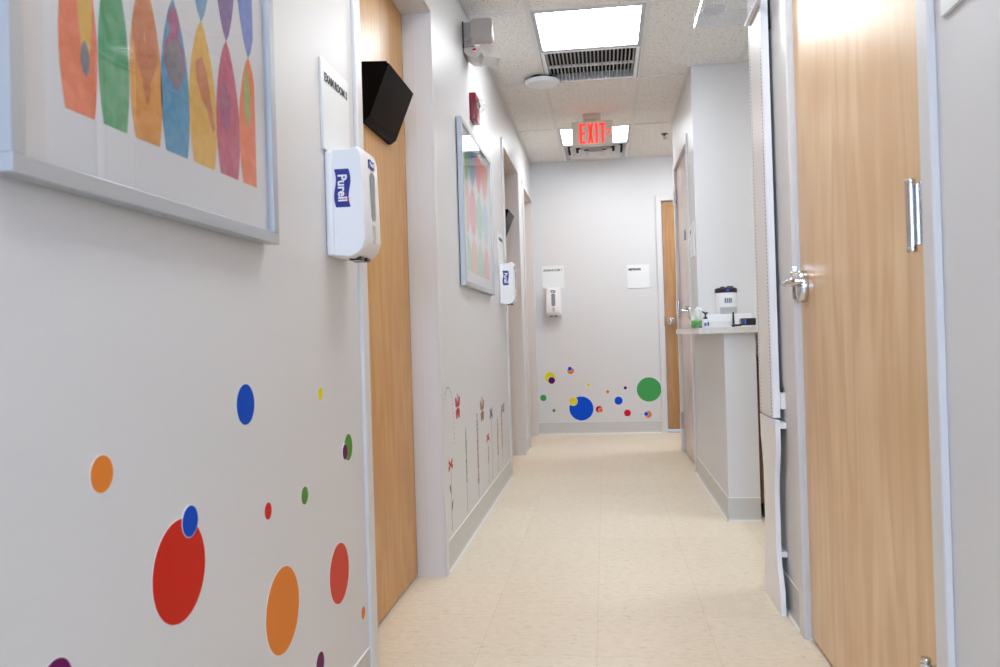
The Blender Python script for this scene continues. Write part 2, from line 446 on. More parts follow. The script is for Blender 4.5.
for zz in (1.99, 1.13, .25):
    h = hinge(d5, R-.004, F1-.008, zz, .115, 1, .008)
    b = BM(); box(b, R-.018, R-.0155, F1+.003, F1+.03, zz-.056, zz+.056); obj('hinge_plate', b, 'chrome', h)

# lever handle on door 6
def lever(parent, x, y, z, s=1):
    b = BM()
    lathe(b, [(.030, 0), (.031, -.004), (.030, -.020), (.026, -.026), (.014, -.028)], (x, y, z-.01), 'X', 32)
    for v in b.verts: v.co.z = z-.01+(v.co.z-z+.01)*1.55
    o = obj('lever_rose', b, 'chrome', parent)
    b = BM()
    lathe(b, [(.0125, -.02), (.0125, -.042), (.010, -.045)], (x, y, z+.022), 'X', 24)
    obj('turn_piece', b, 'chrome', o)
    b = BM()
    x1 = x-.062
    path = [(x-.01, y, z), (x1+.012, y, z), (x1+.003, y-.004*s, z), (x1, y-.014*s, z), (x1, y-.06*s, z), (x1, y-.112*s, z), (x1+.006, y-.122*s, z), (x1+.022, y-.126*s, z)]
    tube(b, path, [.011, .011, .0125, .013, .013, .0125, .012, .010], n=16, sq=.8)
    obj('lever_handle', b, 'chrome', parent)
lever(d6, R+.008, 2.515, 1.073)
b = BM(); box(b, R-.0155, R-.0005, N1-.003, N1+.003, 1.03, 1.13, .001, 1); obj('strike', b, 'chrome', d6)
lever(d5, R+.012, 5.775, 1.085, -1)
b = BM(); box(b, R+.002, R+.012, 6.04, 6.10, 1.605, 1.675, .004, 2); obj('coat_hook', b, 'dchrome', d5)

# end door
d4 = struct('door_4'); b = BM()
box(b, E0-.048, E0, YE-.016, YE+.001, 0, HE+.05, .002, 1); box(b, E1, E1+.048, YE-.016, YE+.001, 0, HE+.05, .002, 1); box(b, E0, E1, YE-.016, YE+.001, HE, HE+.05, .002, 1)
box(b, E0-.002, E0+.003, YE-.001, YE+.12, 0, HE); box(b, E1-.003, E1+.002, YE-.001, YE+.12, 0, HE); box(b, E0, E1, YE-.001, YE+.12, HE-.003, HE+.002)
obj('door_frame', b, 'frame', d4)
b = BM(); box(b, E0+.008, E1-.008, YE+.012, YE+.056, .03, HE-.008, .001, 1); obj('door_leaf', b, 'wood_e', d4)
b = BM(); lathe(b, [(.038, .012), (.037, .006), (.016, .003), (.014, -.02), (.032, -.030), (.0365, -.042), (.033, -.054), (.016, -.062), (.001, -.063)], (.622, YE, 1.046), 'Y', 28)
obj('door_knob', b, 'chrome', d4)
b = BM(); box(b, E0+.004, E0+.0085, YE+.004, YE+.013, 1.0, 1.09); obj('strike', b, 'black', d4)
b = BM(); box(b, E0+.003, E1-.003, YE-.01, YE+.1, .0005, .012); t = struct('trim_1', b, 'base')

# ------------------------------------------------------------------ room signs
def room_sign(words, label, loc, rz, left=False):
    t = thing('room_sign', label, 'sign', loc, rz, None)
    b = BM(); box(b, -.105, .105, -.007, 0, -.11, .11, .0012, 1); obj('sign_plate', b, 'sign', t)
    if not words: return t
    if left: text('lettering', words, .026, 'ink', t, (-.09, -.0078, .066), (PI/2, 0, 0), .0018, .0004, 'LEFT', .84)
    else: text('lettering', words, .0285, 'ink', t, (0, -.0078, .066), (PI/2, 0, 0), .0007, .0004, 'CENTER', .92)
    return t
room_sign('EXAM ROOM 3', 'white exam room sign beside the nearest door on the left wall, above a sanitizer dispenser', (L, 2.005, 1.515), PI/2)
room_sign('EXAM ROOM 2', 'white sign seen edge-on past the smaller framed print on the left wall', (L, 5.30, 1.505), PI/2)
room_sign('EXAM ROOM 1', 'left of the two white signs on the far end wall, reading exam room 1', (-.475, YE, 1.50), 0)
room_sign('RESTROOM', 'right of the two white signs on the far end wall, reading restroom', (.329, YE, 1.478), 0, True)
rs_ = room_sign('', 'white sign seen edge-on on the right wall before the open counter nook', (R, 5.455, 1.53), -PI/2)
b = BM(); box(b, -.085, -.045, -.0078, -.006, .050, .075); obj('printed_mark', b, 'ink', rs_)
room_sign('', 'white sign at the top right corner beside the large near maple door', (R, 1.365, 1.565), -PI/2)

# ------------------------------------------------------------------ sanitizer dispensers
def rounded_rect(w, h, r, n=5):
    pts = []
    for cx, cz, a0 in ((w/2-r, h/2-r, 0), (-w/2+r, h/2-r, PI/2), (-w/2+r, -h/2+r, PI), (w/2-r, -h/2+r, 1.5*PI)):
        for k in range(n+1):
            a = a0+PI/2*k/n; pts.append((cx+r*math.cos(a), cz+r*math.sin(a)))
    return pts
def banner(w, h):
    """wavy flag outline, x = reading direction, z = up"""
    top = [(-w/2+w*k/12, h/2+math.sin(k/12*2*PI)*h*.10+h*.08*(k/12-.5)) for k in range(13)]
    bot = [(-w/2+w*k/12+.05*w*0, -h/2+math.sin(k/12*2*PI)*h*.10+h*.08*(k/12-.5)) for k in range(13)]
    return top+bot[::-1]
def dispenser(label, loc, rz):
    t = thing('sanitizer_dispenser', label, 'sanitizer dispenser', loc, rz, None)
    b = BM(); box(b, -.075, .075, -.022, 0, .004, .258, .008, 3); obj('back_plate', b, 'white', t, smooth=False)
    # cover: side profile swept across the width, with rounded long edges
    b = BM()
    def ring(x, inset):
        pr = [(-.018, .262), (-.060, .262), (-.080, .268), (-.089, .262), (-.094, .245), (-.097, .15), (-.099, .045), (-.094, .022), (-.082, .008), (-.06, -.002), (-.018, .002)]
        cy, cz = -.05, .132
        return [b.verts.new((x, cy+(y-cy)*(1-inset*1.0) if y < -.03 else y, cz+(z-cz)*(1-inset*.32))) for y, z in pr]
    rs = [ring(-.070, .16), ring(-.0705, .10), ring(-.066, .05), ring(-.055, .015), ring(-.035, 0), ring(.035, 0), ring(.055, .015), ring(.066, .05), ring(.0705, .10), ring(.070, .16)]
    for a, c in zip(rs, rs[1:]):
        n = len(a)
        for k in range(n):
            f = b.faces.new((a[k], a[(k+1) % n], c[(k+1) % n], c[k]))
    b.faces.new(rs[0]); b.faces.new(rs[-1][::-1])
    cov = obj('cover', b, 'white', t)
    for p in cov.data.polygons: p.use_smooth = True
    cov.data.set_sharp_from_angle(angle=math.radians(38))
    b = BM()
    prism(b, [(x, -.0960, z+.152) for x, z in rounded_rect(.036, .120, .015)], (0, -.0030, 0)); obj('refill_window', b, 'win', t)
    b = BM()
    prism(b, [(x, -.0978, z+.060) for x, z in rounded_rect(.026, .044, .004)], (0, -.0015, 0)); obj('care_label', b, 'greylabel', t)
    b = BM(); box(b, -.04, -.006, -.075, -.045, -.006, .004, .002, 1); box(b, .002, .034, -.078, -.040, -.006, .004, .002, 1); obj('nozzle_guard', b, 'black', t)
    # side logo, reading downwards on the near side
    b = BM()
    pts = [(-.0716, -.043+q[1]*1.0, .166-q[0]) for q in [(x, -z) for x, z in banner(.092, .036)]]
    prism(b, pts, (.0012, 0, 0)); lg = obj('side_logo', b, 'navy', t)
    # letters: reading direction -z, letter tops towards -y
    mt = Matrix(((0, 0, -1, -.0722), (0, -1, 0, -.0425), (-1, 0, 0, .166), (0, 0, 0, 1)))
    o = text('logo_lettering', 'Purell', .031, 'white', lg, (0, 0, 0), (0, 0, 0), .0008, .0003, sx=.92); o.matrix_local = mt
    b = BM(); poly(b, [(-.0724, -.0500, .158), (-.0724, -.0560, .140), (-.0724, -.0590, .130), (-.0724, -.0530, .137)]); obj('logo_swoosh', b, 'logored', lg)
    b = BM(); prism(b, [(x, -.0935+.0, z*1+.232) for x, z in banner(.046, .021)], (0, -.0035, 0)); fl = obj('front_logo', b, 'navy', t)
    text('logo_lettering', 'Purell', .014, 'white', fl, (0, -.0975, .232), (PI/2, 0, 0), .0004, .0003)
    return t
disp = dispenser('nearest white hand sanitizer dispenser, on the left wall beside the first maple door', (L, 1.992, 1.145), PI/2)
dB = copy_tree(disp); dB.location = (L, 5.290, 1.152); dB['label'] = 'white sanitizer dispenser halfway down the left wall, beside the second doorway'
dC = copy_tree(disp); dC.location = (-.474, YE, 1.128); dC.rotation_euler = (0, 0, 0); dC['label'] = 'white sanitizer dispenser facing the viewer on the far end wall'
for d in (disp, dB, dC): d['group'] = 'wall mounted hand sanitizer dispensers'

# ------------------------------------------------------------------ chart holders on doors
def chart_holder(label, x, y, z):
    t = thing('chart_holder', label, 'chart holder', (x, y, z), 0, 'black chart holders on the left doors')
    W, H = .352, .195
    # side profile in x-z : wide mouth at top, narrow foot
    b = BM()
    A = [(0, 0), (.010, 0), (.026, .009), (.096, .176), (.093, .182), (0, .187)]
    th = .004
    prism(b, [(px, 0, pz) for px, pz in A], (0, th, 0)); obj('side_panel', b, 'blackgloss', t)
    b = BM(); prism(b, [(px, W-th, pz) for px, pz in A], (0, th, 0)); obj('side_panel', b, 'blackgloss', t)
    b = BM(); prism(b, [(.026, th, .009), (.030, th, .009), (.100, th, .176), (.096, th, .176)], (0, W-2*th, 0)); obj('front_panel', b, 'blackgloss', t)
    b = BM(); prism(b, [(.0, th, 0), (.010, th, 0), (.026, th, .009), (.030, th, .009), (.012, th, -.004), (0, th, -.004)], (0, W-2*th, 0)); obj('bottom_panel', b, 'blackgloss', t)
    b = BM(); box(b, 0, .004, th, W-th, 0, .187); obj('back_panel', b, 'blackgloss', t)
    return t
h1 = chart_holder('black wedge-shaped chart holder on the nearest left door', -.7645, 2.59, 1.660)
h2 = copy_tree(h1); h2.location = (-.7715, 6.02, 1.70); h2['label'] = 'small-looking dark chart holder on the second left door, half hidden by the frame'

# ------------------------------------------------------------------ framed prints
def lens(y, z0, z1, w, zmin=-9, zmax=9, ymin=-9, ymax=9, power=.72, n=22):
    lft, rgt = [], []
    for k in range(n+1):
        z = z0+(z1-z0)*k/n
        if z < zmin-1e-6 or z > zmax+1e-6: continue
        h = w/2*(max(0, math.sin(PI*k/n))**power)+.0012
        lft.append((max(y-h, ymin), z)); rgt.append((min(y+h, ymax), z))
    return lft+rgt[::-1]
def frame_print(name, label, y0, y1, z0, z1, bar, dep):
    t = thing(name, label, 'framed picture', (L, (y0+y1)/2, z0))
    oy = (y0+y1)/2
    def q(yy): return yy-oy
    b = BM(); Wd, Hd = (y1-y0)/2, z1-z0
    for (ya, yb, za, zb) in ((-Wd, Wd, 0, bar), (-Wd, Wd, Hd-bar, Hd), (-Wd, -Wd+bar, bar, Hd-bar), (Wd-bar, Wd, bar, Hd-bar)):
        box(b, .004, dep, ya, yb, za, zb, .0012, 1)
    obj('frame', b, 'alu', t)
    b = BM(); box(b, .006, .018, -Wd+bar*.5, Wd-bar*.5, bar*.5, Hd-bar*.5); obj('mat_board', b, 'paper', t)
    b = BM(); box(b, .0225, .0240, -Wd+bar*.95, Wd-bar*.95, bar*.95, Hd-bar*.95); obj('glazing', b, 'glass', t)
    return t, q
P1, q = frame_print('framed_print', 'large silver-framed watercolour print in the near top left corner', .815, 1.551, 1.135, 1.95, .022, .032)
cols = [srgb(246, 116, 44), srgb(36, 160, 92), srgb(236, 156, 14), srgb(52, 150, 198), srgb(238, 184, 40), srgb(202, 44, 100), srgb(248, 118, 22),
        srgb(92, 160, 200), srgb(100, 40, 140), srgb(96, 130, 215), srgb(212, 116, 36), srgb(150, 195, 90), srgb(120, 120, 130), srgb(170, 60, 120)]
pm = [paint('watercolour', c, .16, 30) for c in cols]
cy = [.955, 1.030, 1.109, 1.190, 1.278, 1.3685, 1.458]
cw = [.075, .068, .083, .083, .091, .088, .092]
b = BM(); zz = 1.135
xs = .0183
def put(bm, pts, mi, x=xs): poly(bm, [(x, q(y), z-zz) for y, z in pts], mi)
for i, (y, w) in enumerate(zip(cy, cw)):
    put(b, lens(y, 1.165, 1.472, w, zmin=1.228, ymax=1.482), i)
    top = [7, 11, 8, 1, 7, 8, 9][i]
    put(b, lens(y, 1.472, 1.790, w*.95, ymax=1.482), top)
    # pigment blooms
    if i == 0: put(b, lens(y+.014, 1.30, 1.46, .028), 4, xs+.0003); put(b, lens(y+.012, 1.285, 1.33, .016), 12, xs+.0005)
    if i == 2: put(b, lens(y, 1.315, 1.455, .062), 10, xs+.0003); put(b, lens(y, 1.29, 1.35, .016), 10, xs+.0004)
    if i == 3: put(b, lens(y, 1.335, 1.425, .058), 13, xs+.0002); put(b, lens(y, 1.338, 1.412, .05), 5+8-1, xs+.0004); put(b, lens(y, 1.41, 1.462, .03), 13, xs+.0005)
    if i == 4: put(b, [(y-.022, 1.40), (y+.0, 1.415), (y+.016, 1.39), (y+.026, 1.35), (y+.040, 1.305), (y+.030, 1.297), (y+.012, 1.33), (y-.006, 1.345), (y-.02, 1.37)], 10, xs+.0003)
    if i == 5: put(b, lens(y-.012, 1.31, 1.40, .04), 13, xs+.0003)
    if i == 6: put(b, lens(y-.01, 1.34, 1.45, .02), 11, xs+.0003)
obj('print', b, pm, P1)

P2, q = frame_print('framed_print', 'smaller-looking silver-framed pastel print beyond the first door on the left wall', 3.775, 4.79, 1.188, 1.975, .024, .028)
pc = [srgb(90, 185, 40), srgb(60, 150, 200), srgb(225, 50, 70), srgb(240, 125, 75), srgb(242, 145, 105), srgb(235, 90, 110), srgb(110, 200, 140), srgb(140, 195, 230),
      srgb(130, 205, 145), srgb(243, 160, 115), srgb(125, 205, 150), srgb(235, 85, 115)]
pm2 = [paint('pastel wash', c, .12, 12) for c in pc]
b = BM(); zz = 1.188
for i, (y, w) in enumerate(zip([3.93, 4.115, 4.325, 4.545], [.19, .235, .22, .235])):
    put(b, lens(y, 1.70, 1.99, w, zmax=1.90, ymin=3.90, ymax=4.655), i)
    put(b, lens(y+(-.0), 1.45, 1.70, w, ymin=3.90, ymax=4.655), 4+i)
    put(b, lens(y, 1.16, 1.45, w, zmin=1.262, ymin=3.90, ymax=4.655), 8+i)
obj('print', b, pm2, P2)

# ------------------------------------------------------------------ wall decals
DC = {'red': srgb(205, 38, 22), 'orange': srgb(228, 132, 52), 'blue': srgb(0, 74, 190), 'yellow': srgb(226, 212, 30), 'green': srgb(84, 142, 48),
      'purple': srgb(104, 18, 84), 'brick': srgb(212, 72, 56), 'leaf': srgb(70, 158, 88), 'plum': srgb(88, 14, 92), 'lemon': srgb(222, 214, 46),
      'royal': srgb(10, 80, 215), 'crimson': srgb(202, 30, 52), 'tan': srgb(226, 122, 50)}
for k, v in DC.items(): M['decal_'+k] = mat('vinyl '+k, v, .5, spec=.12)
M['rim'] = mat('vinyl edge', (.86, .87, .88), .45)
def dot(wall, a, z, r, col, label, lift=0, grp='dot decals on the near left wall'):
    b = BM(); n = 56; c1 = .0004+lift; rim = .0011 if wall == 'L' else .0035
    def ring(rr, h): return [(rr*math.cos(2*PI*k/n), h, rr*math.sin(2*PI*k/n)) for k in range(n)]
    for rr, h0, h1, mi in ((r+rim, -.001, c1, 1), (r, c1, c1+.0003, 0)):
        prism(b, [(x, -h0, zz) for x, _, zz in ring(rr, 0)], (0, -(h1-h0), 0), mi)
    o = obj('dot_decal', b, ['decal_'+col, 'rim'])
    if wall == 'L': o.location = (L+.0001, a, z); o.rotation_euler = (0, 0, PI/2)
    else: o.location = (a, YE-.0001, z)
    tag(o, label, 'wall decal', grp)
    return o
g = None
dot('L', 1.197, .596, .079, 'red', 'largest dot on the near left wall, red with a blue dot on its top edge')
dot('L', 1.230, .665, .0245, 'blue', 'small blue dot overlapping the top of the big red dot, near left wall', .0008)
dot('L', 1.592, .405, .0855, 'orange', 'big orange dot low on the near left wall, right of the big red dot')
dot('L', 1.945, .378, .072, 'brick', 'medium red dot low on the near left wall, near the door frame')
dot('L', 1.445, .831, .0375, 'blue', 'lone blue dot, the highest large dot on the near left wall')
dot('L', 1.006, .777, .0245, 'orange', 'orange dot farthest left on the near left wall')
dot('L', 1.845, .822, .0155, 'yellow', 'tiny yellow dot near the sanitizer side of the near left wall')
dot('L', 2.040, .672, .034, 'green', 'green dot with a purple overlap beside the first door frame')
dot('L', 2.012, .664, .0195, 'purple', 'purple dot overlapping the green dot beside the first door frame', .0008)
dot('L', 1.728, .609, .0195, 'green', 'small lone green dot on the near left wall')
dot('L', 1.532, .617, .0165, 'red', 'tiny red dot between the blue dot and the big orange dot')
dot('L', 2.127, .221, .0165, 'tan', 'tiny orange dot just left of the first door frame, low down')
dot('L', 1.794, .218, .0255, 'purple', 'purple dot cut by the bottom edge, right of the big orange dot')
dot('L', .906, .545, .029, 'purple', 'purple dot at the bottom left corner of the near left wall')
ge = 'dot decals on the far end wall'
for a, z, r, c, lab, lf in (
    (-.244, .242, .115, 'royal', 'big blue dot low on the far end wall', 0), (-.319, .312, .039, 'lemon', 'yellow dot overlapping the big blue dot on the far end wall', .001),
    (.396, .409, .115, 'leaf', 'big green dot at the right of the far end wall', 0), (-.603, .350, .031, 'leaf', 'small green dot farthest left on the far end wall', 0),
    (-.505, .227, .017, 'leaf', 'tiny green dot at the lower left of the far end wall', 0), (-.533, .544, .053, 'lemon', 'yellow dot under a plum dot at the upper left of the far end wall', 0),
    (-.518, .515, .033, 'plum', 'plum dot overlapping the yellow dot on the far end wall', .001), (-.335, .603, .033, 'tan', 'orange dot under a tiny blue dot, topmost on the far end wall', 0),
    (-.342, .622, .020, 'royal', 'tiny blue dot on top of the topmost orange dot of the far end wall', .001), (-.170, .466, .016, 'lemon', 'tiny lone yellow dot on the far end wall', 0),
    (.009, .396, .016, 'tan', 'tiny lone orange dot mid-way across the far end wall', 0), (.176, .429, .016, 'plum', 'tiny lone plum dot left of the big green dot', 0),
    (.109, .309, .039, 'royal', 'medium blue dot between the big blue and big green dots', 0), (-.076, .231, .033, 'crimson', 'red dot just right of the big blue dot on the far end wall', 0),
    (-.061, .221, .020, 'tan', 'tiny orange dot overlapping the red dot beside the big blue dot', .001), (.189, .191, .033, 'crimson', 'lone red dot low on the far end wall, below the medium blue dot', 0),
    (.381, .174, .035, 'tan', 'orange dot below the big green dot on the far end wall', 0), (.364, .179, .020, 'royal', 'tiny blue dot overlapping the orange dot below the big green dot', .001)):
    dot('E', a, z, r, c, lab, lf, ge)

# flower decals made of thin stems, tiny script-like marks and blossoms
for k, v in {'stem': (.30, .31, .32), 'olive': srgb(150, 140, 80), 'grass': srgb(60, 110, 60), 'rose': srgb(190, 40, 50), 'ink': (.05, .06, .1), 'sepia': srgb(150, 110, 80), 'dusk': srgb(40, 70, 110)}.items():
    M['fl_'+k] = mat('decal '+k, v, .6)
def decal_xy(o): o.location = (L+.0002, 0, 0)
def flat(bm, pts, mi=0, h=.0005): prism(bm, [(-.001, y, z) for y, z in pts], (h+.001, 0, 0), mi)
def stem_decal(label, y, z0, z1, marks, mcol, head=None, hcol='rose', hw=.03, hh=.05, leaves=0, my=.028, wid=.0022):
    t = thing('flower_decal', label, 'wall decal', (L+.0002, y, z0), 0, 'flower decals on the left wall')
    b = BM(); n = 24
    pts = [(math.sin(k/n*5+y)*.003, k/n*(z1-z0)) for k in range(n+1)]
    flat(b, [(p-wid, z) for p, z in pts]+[(p+wid, z) for p, z in pts[::-1]]); obj('stem', b, 'fl_stem', t)
    if marks:
        a, c = marks; b = BM(); z = a-z0; k = 0; rr = random.Random(int(y*100))
        while z < c-z0-.01:
            hgt = rr.uniform(.006, .012); w = rr.uniform(.4, 1)*my*.85; s = rr.choice((-1, 1))*.002
            flat(b, [(s-w, z), (s+w*.5, z+.001), (s+w, z+hgt), (s-w*.4, z+hgt*.9)], k % len(mcol), .0008); z += hgt+rr.uniform(.003, .008); k += 1
        obj('lettered_petals', b, ['fl_'+c for c in mcol], t)
    if head:
        hw *= 1.7
        b = BM(); hz = head-z0
        for sgn in (-1, 1):
            flat(b, [(0, hz-.004), (sgn*hw, hz-hh/2), (sgn*hw*1.1, hz-hh*.1), (sgn*hw*.5, hz), (sgn*hw, hz+hh*.25), (sgn*hw*.8, hz+hh/2), (0, hz+.004)], 0, .0006)
        obj('blossom', b, 'fl_'+hcol, t)
    if leaves:
        for k in range(leaves):
            b = BM()
            zz_ = (z1-z0)*(.3+.28*k); s = 1 if k % 2 == 0 else -1
            flat(b, [(0, zz_), (s*.018, zz_+.012), (s*.036, zz_+.045), (s*.012, zz_+.035)], 0, .0006)
            obj('leaf', b, 'fl_grass', t)
stem_decal('first flower decal past the door, with a red blossom and leaves', 3.41, .137, .40, None, [], .412, 'rose', .026, .05, 2, wid=.002)
stem_decal('tall flower decal with green marks, second stem along the wall', 3.80, .132, .525, (.27, .52), ['grass', 'stem', 'olive'], my=.03)
stem_decal('tall flower decal with red and green marks, third stem along the wall', 4.15, .132, .56, (.20, .56), ['rose', 'grass', 'stem'], my=.036)
stem_decal('flower decal topped by a small red square blossom, mid-way along the wall', 4.52, .135, .36, (.25, .34), ['rose', 'stem', 'olive'], .388, 'rose', .028, .05, my=.03, wid=.0014)
stem_decal('flower decal with a dark navy blossom above a bare stem', 4.67, .135, .49, None, [], .508, 'dusk', .03, .07, wid=.002)
stem_decal('flower decal with brownish script marks near the second doorway', 4.925, .135, .46, (.24, .455), ['sepia', 'stem', 'olive'], my=.04)
stem_decal('last flower decal with olive and rose marks before the second doorway', 5.13, .16, .50, (.25, .50), ['olive', 'rose', 'sepia'], my=.04, wid=.0012)
def butterfly(label, y, z, w, h, col):
    t = thing('butterfly_decal', label, 'wall decal', (L+.0002, y, z), 0, None)
    b = BM()
    for s in (-1, 1):
        flat(b, [(0, .1*h), (s*.55*w, .5*h), (s*w, .42*h), (s*.85*w, .08*h), (s*.3*w, 0)]); flat(b, [(0, -.05*h), (s*.35*w, -.02*h), (s*.8*w, -.12*h), (s*.7*w, -.45*h), (s*.3*w, -.5*h)])
    obj('wings', b, 'fl_'+col, t)
    b = BM(); flat(b, [(-.003, -h*.4), (.003, -h*.4), (.002, h*.45), (-.002, h*.45)], 0, .0008)
    for s in (-1, 1): flat(b, [(0, h*.42), (s*.012, h*.62), (s*.014, h*.62), (.001, h*.40)], 0, .0008)
    obj('body', b, 'fl_ink', t); return t
butterfly('red butterfly decal above the flower stems on the left wall', 3.615, .635, .06, .10, 'rose')
butterfly('brown and navy butterfly decal above the fourth flower stem', 4.335, .556, .07, .115, 'sepia')
butterfly('small grey butterfly decal above the last flower stem', 5.222, .490, .08, .055, 'stem')
b = BM()
tr = [(3.31, .60), (3.315, .66), (3.335, .71), (3.37, .735), (3.42, .735), (3.46, .71), (3.49, .66), (3.51, .60), (3.515, .53), (3.50, .47)]
for (y0_, z0_), (y1_, z1_) in zip(tr, tr[1:]):
    for f in (0, .33, .66):
        yy, z_ = y0_+(y1_-y0_)*f, z0_+(z1_-z0_)*f
        flat(b, [(yy-.003, z_-.003), (yy+.003, z_-.003), (yy+.003, z_+.004), (yy-.003, z_+.004)])
o = obj('flight_trail_decal', b, 'fl_stem'); o.location = (L+.0002, 0, 0); tag(o, 'thin dotted looping flight trail decal left of the red butterfly', 'wall decal')

# ------------------------------------------------------------------ ceiling fixtures
def troffer(label, x0, x1, y0, y1):
    t = thing('ceiling_light', label, 'ceiling light', ((x0+x1)/2, (y0+y1)/2, ZC), 0, 'square ceiling troffer lights')
    w, h = (x1-x0)/2, (y1-y0)/2; b = BM(); f = .022
    for q_ in ((-w, w, -h, -h+f), (-w, w, h-f, h), (-w, -w+f, -h+f, h-f), (w-f, w, -h+f, h-f)): box(b, *q_, -.003, .05)
    box(b, -w+f, w-f, -h+f, h-f, .04, .05)
    obj('light_frame', b, 'alu', t)
    b = BM(); box(b, -w+f, w-f, -h+f, h-f, .004, .010); obj('diffuser', b, 'lamp', t)
    return t
e = .010
xa, xb = XG[1]+tw+e*0, XG[2]-tw
troffer('nearest bright square ceiling light, just before the vent grille', xa, xb, 4.212, 4.818)
troffer('far ceiling light half hidden behind the exit sign', xa, xb, 6.648, 7.232)
Yb = lambda k: 4.20+1.2195*k
for k, lb in ((-2, 'ceiling light above the first left door, outside the frame'), (-4, 'ceiling light behind the viewer, midway to the back wall')):
    troffer(lb, xa, xb, Yb(k)+.012, Yb(k)+.612)
troffer('ceiling light over the counter nook, hidden by the white rack', XG[4]+tw, XG[5]-tw, Yb(-1)+.3, Yb(-1)+.9)
troffer('ceiling light in the side passage by the end door', XG[3]+tw, XG[4]-tw, 6.66, 7.26)
b = BM()
for k in (-2, -4): box(b, xa, xb, Yb(k)+.612, Yb(k+1)-.006, ZC, ZC+.016)
box(b, xa, xb, Yb(-7), Yb(-6), ZC, ZC+.016); box(b, XG[4]+tw, XG[5]-tw, Yb(-1)+.006, Yb(-1)+.3, ZC, ZC+.016); box(b, XG[4]+tw, XG[5]-tw, Yb(-1)+.9, Yb(0)-.006, ZC, ZC+.016)
box(b, XG[3]+tw, XG[4]-tw, 7.26, YE, ZC, ZC+.016)
obj('infill_tiles', b, 'tile', ce)

# return air grille
t = thing('ceiling_vent', 'slatted return air grille between the near ceiling light and the exit sign', 'vent', (-.036, 5.12, ZC))
b = BM(); w, h = .289, .293; f = .022
for q_ in ((-w, w, -h, -h+f), (-w, w, h-f, h), (-w, -w+f, -h+f, h-f), (w-f, w, -h+f, h-f)): box(b, *q_, -.004, .05)
obj('vent_frame', b, 'whitemetal', t)
b = BM(); box(b, -w+f, w-f, -h+f, h-f, .045, .05); obj('dark_duct', b, 'dark', t)
b = BM(); n = 23
for k in range(n):
    x = -w+f+(k+.5)*(2*(w-f))/n
    box(b, x-.0036, x+.0036, -h+f, h-f, .000, .012)
obj('slats', b, 'slat', t)
b = BM(); box(b, -w+f, w-f, -.006, .006, -.002, .012); obj('cross_bar', b, 'frame', t)

# four way supply diffuser at the end
t = thing('ceiling_diffuser', 'stepped square air diffuser against the far end wall', 'vent', (-.036, 7.56, ZC))
b = BM(); w, h = .293, .310
for k, z in ((0, .0), (1, .022), (2, .0), (3, .02)):
    a, c = w-.072*k, h-.075*k; s = .05 if k < 3 else .05
    # sloping vane ring
    o1 = [(-a, -c), (a, -c), (a, c), (-a, c)]; i1 = [(-a+.045, -c+.045), (a-.045, -c+.045), (a-.045, c-.045), (-a+.045, c-.045)]
    vo = [b.verts.new((x, y, -.003-.004*k)) for x, y in o1]; vi = [b.verts.new((x, y, .040)) for x, y in i1]
    vo2 = [b.verts.new((x, y, -.001-.004*k)) for x, y in o1]
    for j in range(4):
        b.faces.new((vo[j], vo[(j+1) % 4], vi[(j+1) % 4], vi[j]))
        if k == 0: pass
box(b, -.055, .055, -.055, .055, -.016, -.010)
box(b, -w, w, -h, -h+.02, -.004, .02); box(b, -w, w, h-.02, h, -.004, .02); box(b, -w, -w+.02, -h+.02, h-.02, -.004, .02); box(b, w-.02, w, -h+.02, h-.02, -.004, .02)
obj('vanes', b, 'whitemetal', t)
b = BM(); box(b, -w, w, -h, h, .046, .05); obj('dark_duct', b, 'dark', t)

# wireless access point / detector disc
t = thing('ceiling_detector', 'white flat rounded ceiling device with a black base, left of the vent', 'detector', (-.352, 5.30, ZC))
b = BM(); lathe(b, [(.075, 0), (.08, -.014), (.085, -.018)], n=36); obj('mount', b, 'black', t)
b = BM(); lathe(b, [(.085, -.018), (.106, -.019), (.111, -.024), (.110, -.034), (.100, -.044), (.06, -.050), (.001, -.051)], n=48)
for v in b.verts: v.co.y *= .95
obj('cover', b, 'white', t)

# exit sign
t = thing('exit_sign', 'beige exit sign with red letters hanging from the ceiling', 'exit sign', (-.049, 6.28, 2.363))
b = BM(); box(b, -.152, .152, -.018, .018, 0, .190, .004, 2); obj('housing', b, 'exitbody', t)
b = BM(); box(b, -.066, .066, -.035, .035, .203, .240, .004, 2); box(b, -.03, .03, -.012, .012, .188, .204); obj('canopy', b, 'exitcan', t)
b = BM(); box(b, -.15, .15, -.0205, -.0175, .004, .012); obj('lower_lip', b, 'beige_light', t)
# heavy block letters cut to shape
b = BM(); yb_, hgt, z0 = -.0185, .150, .022; th = .0225
def bar(x0, x1, za, zb): prism(b, [(x0, yb_, z0+za), (x1, yb_, z0+za), (x1, yb_, z0+zb), (x0, yb_, z0+zb)], (0, -.0015, 0))
def quad(p): prism(b, [(x, yb_, z0+z) for x, z in p], (0, -.0015, 0))
X_ = -.098; bar(X_, X_+th, 0, hgt); bar(X_+th, X_+.047, 0, .018); bar(X_+th, X_+.047, .067, .085); bar(X_+th, X_+.047, hgt-.018, hgt)
X_ = -.037; quad([(X_, 0), (X_+.019, 0), (X_+.047, hgt), (X_+.028, hgt)]); quad([(X_+.028, 0), (X_+.047, 0), (X_+.019, hgt), (X_, hgt)])
bar(.023, .023+.019, 0, hgt)
X_ = .052; bar(X_, X_+.050, hgt-.018, hgt); bar(X_+.0155, X_+.0345, 0, hgt-.018)
quad([(.098, .055), (.106, .050), (.1375, .080), (.1295, .084)]); quad([(.1295, .076), (.1375, .080), (.108, .110), (.100, .105)])
obj('lettering', b, 'exitred', t)

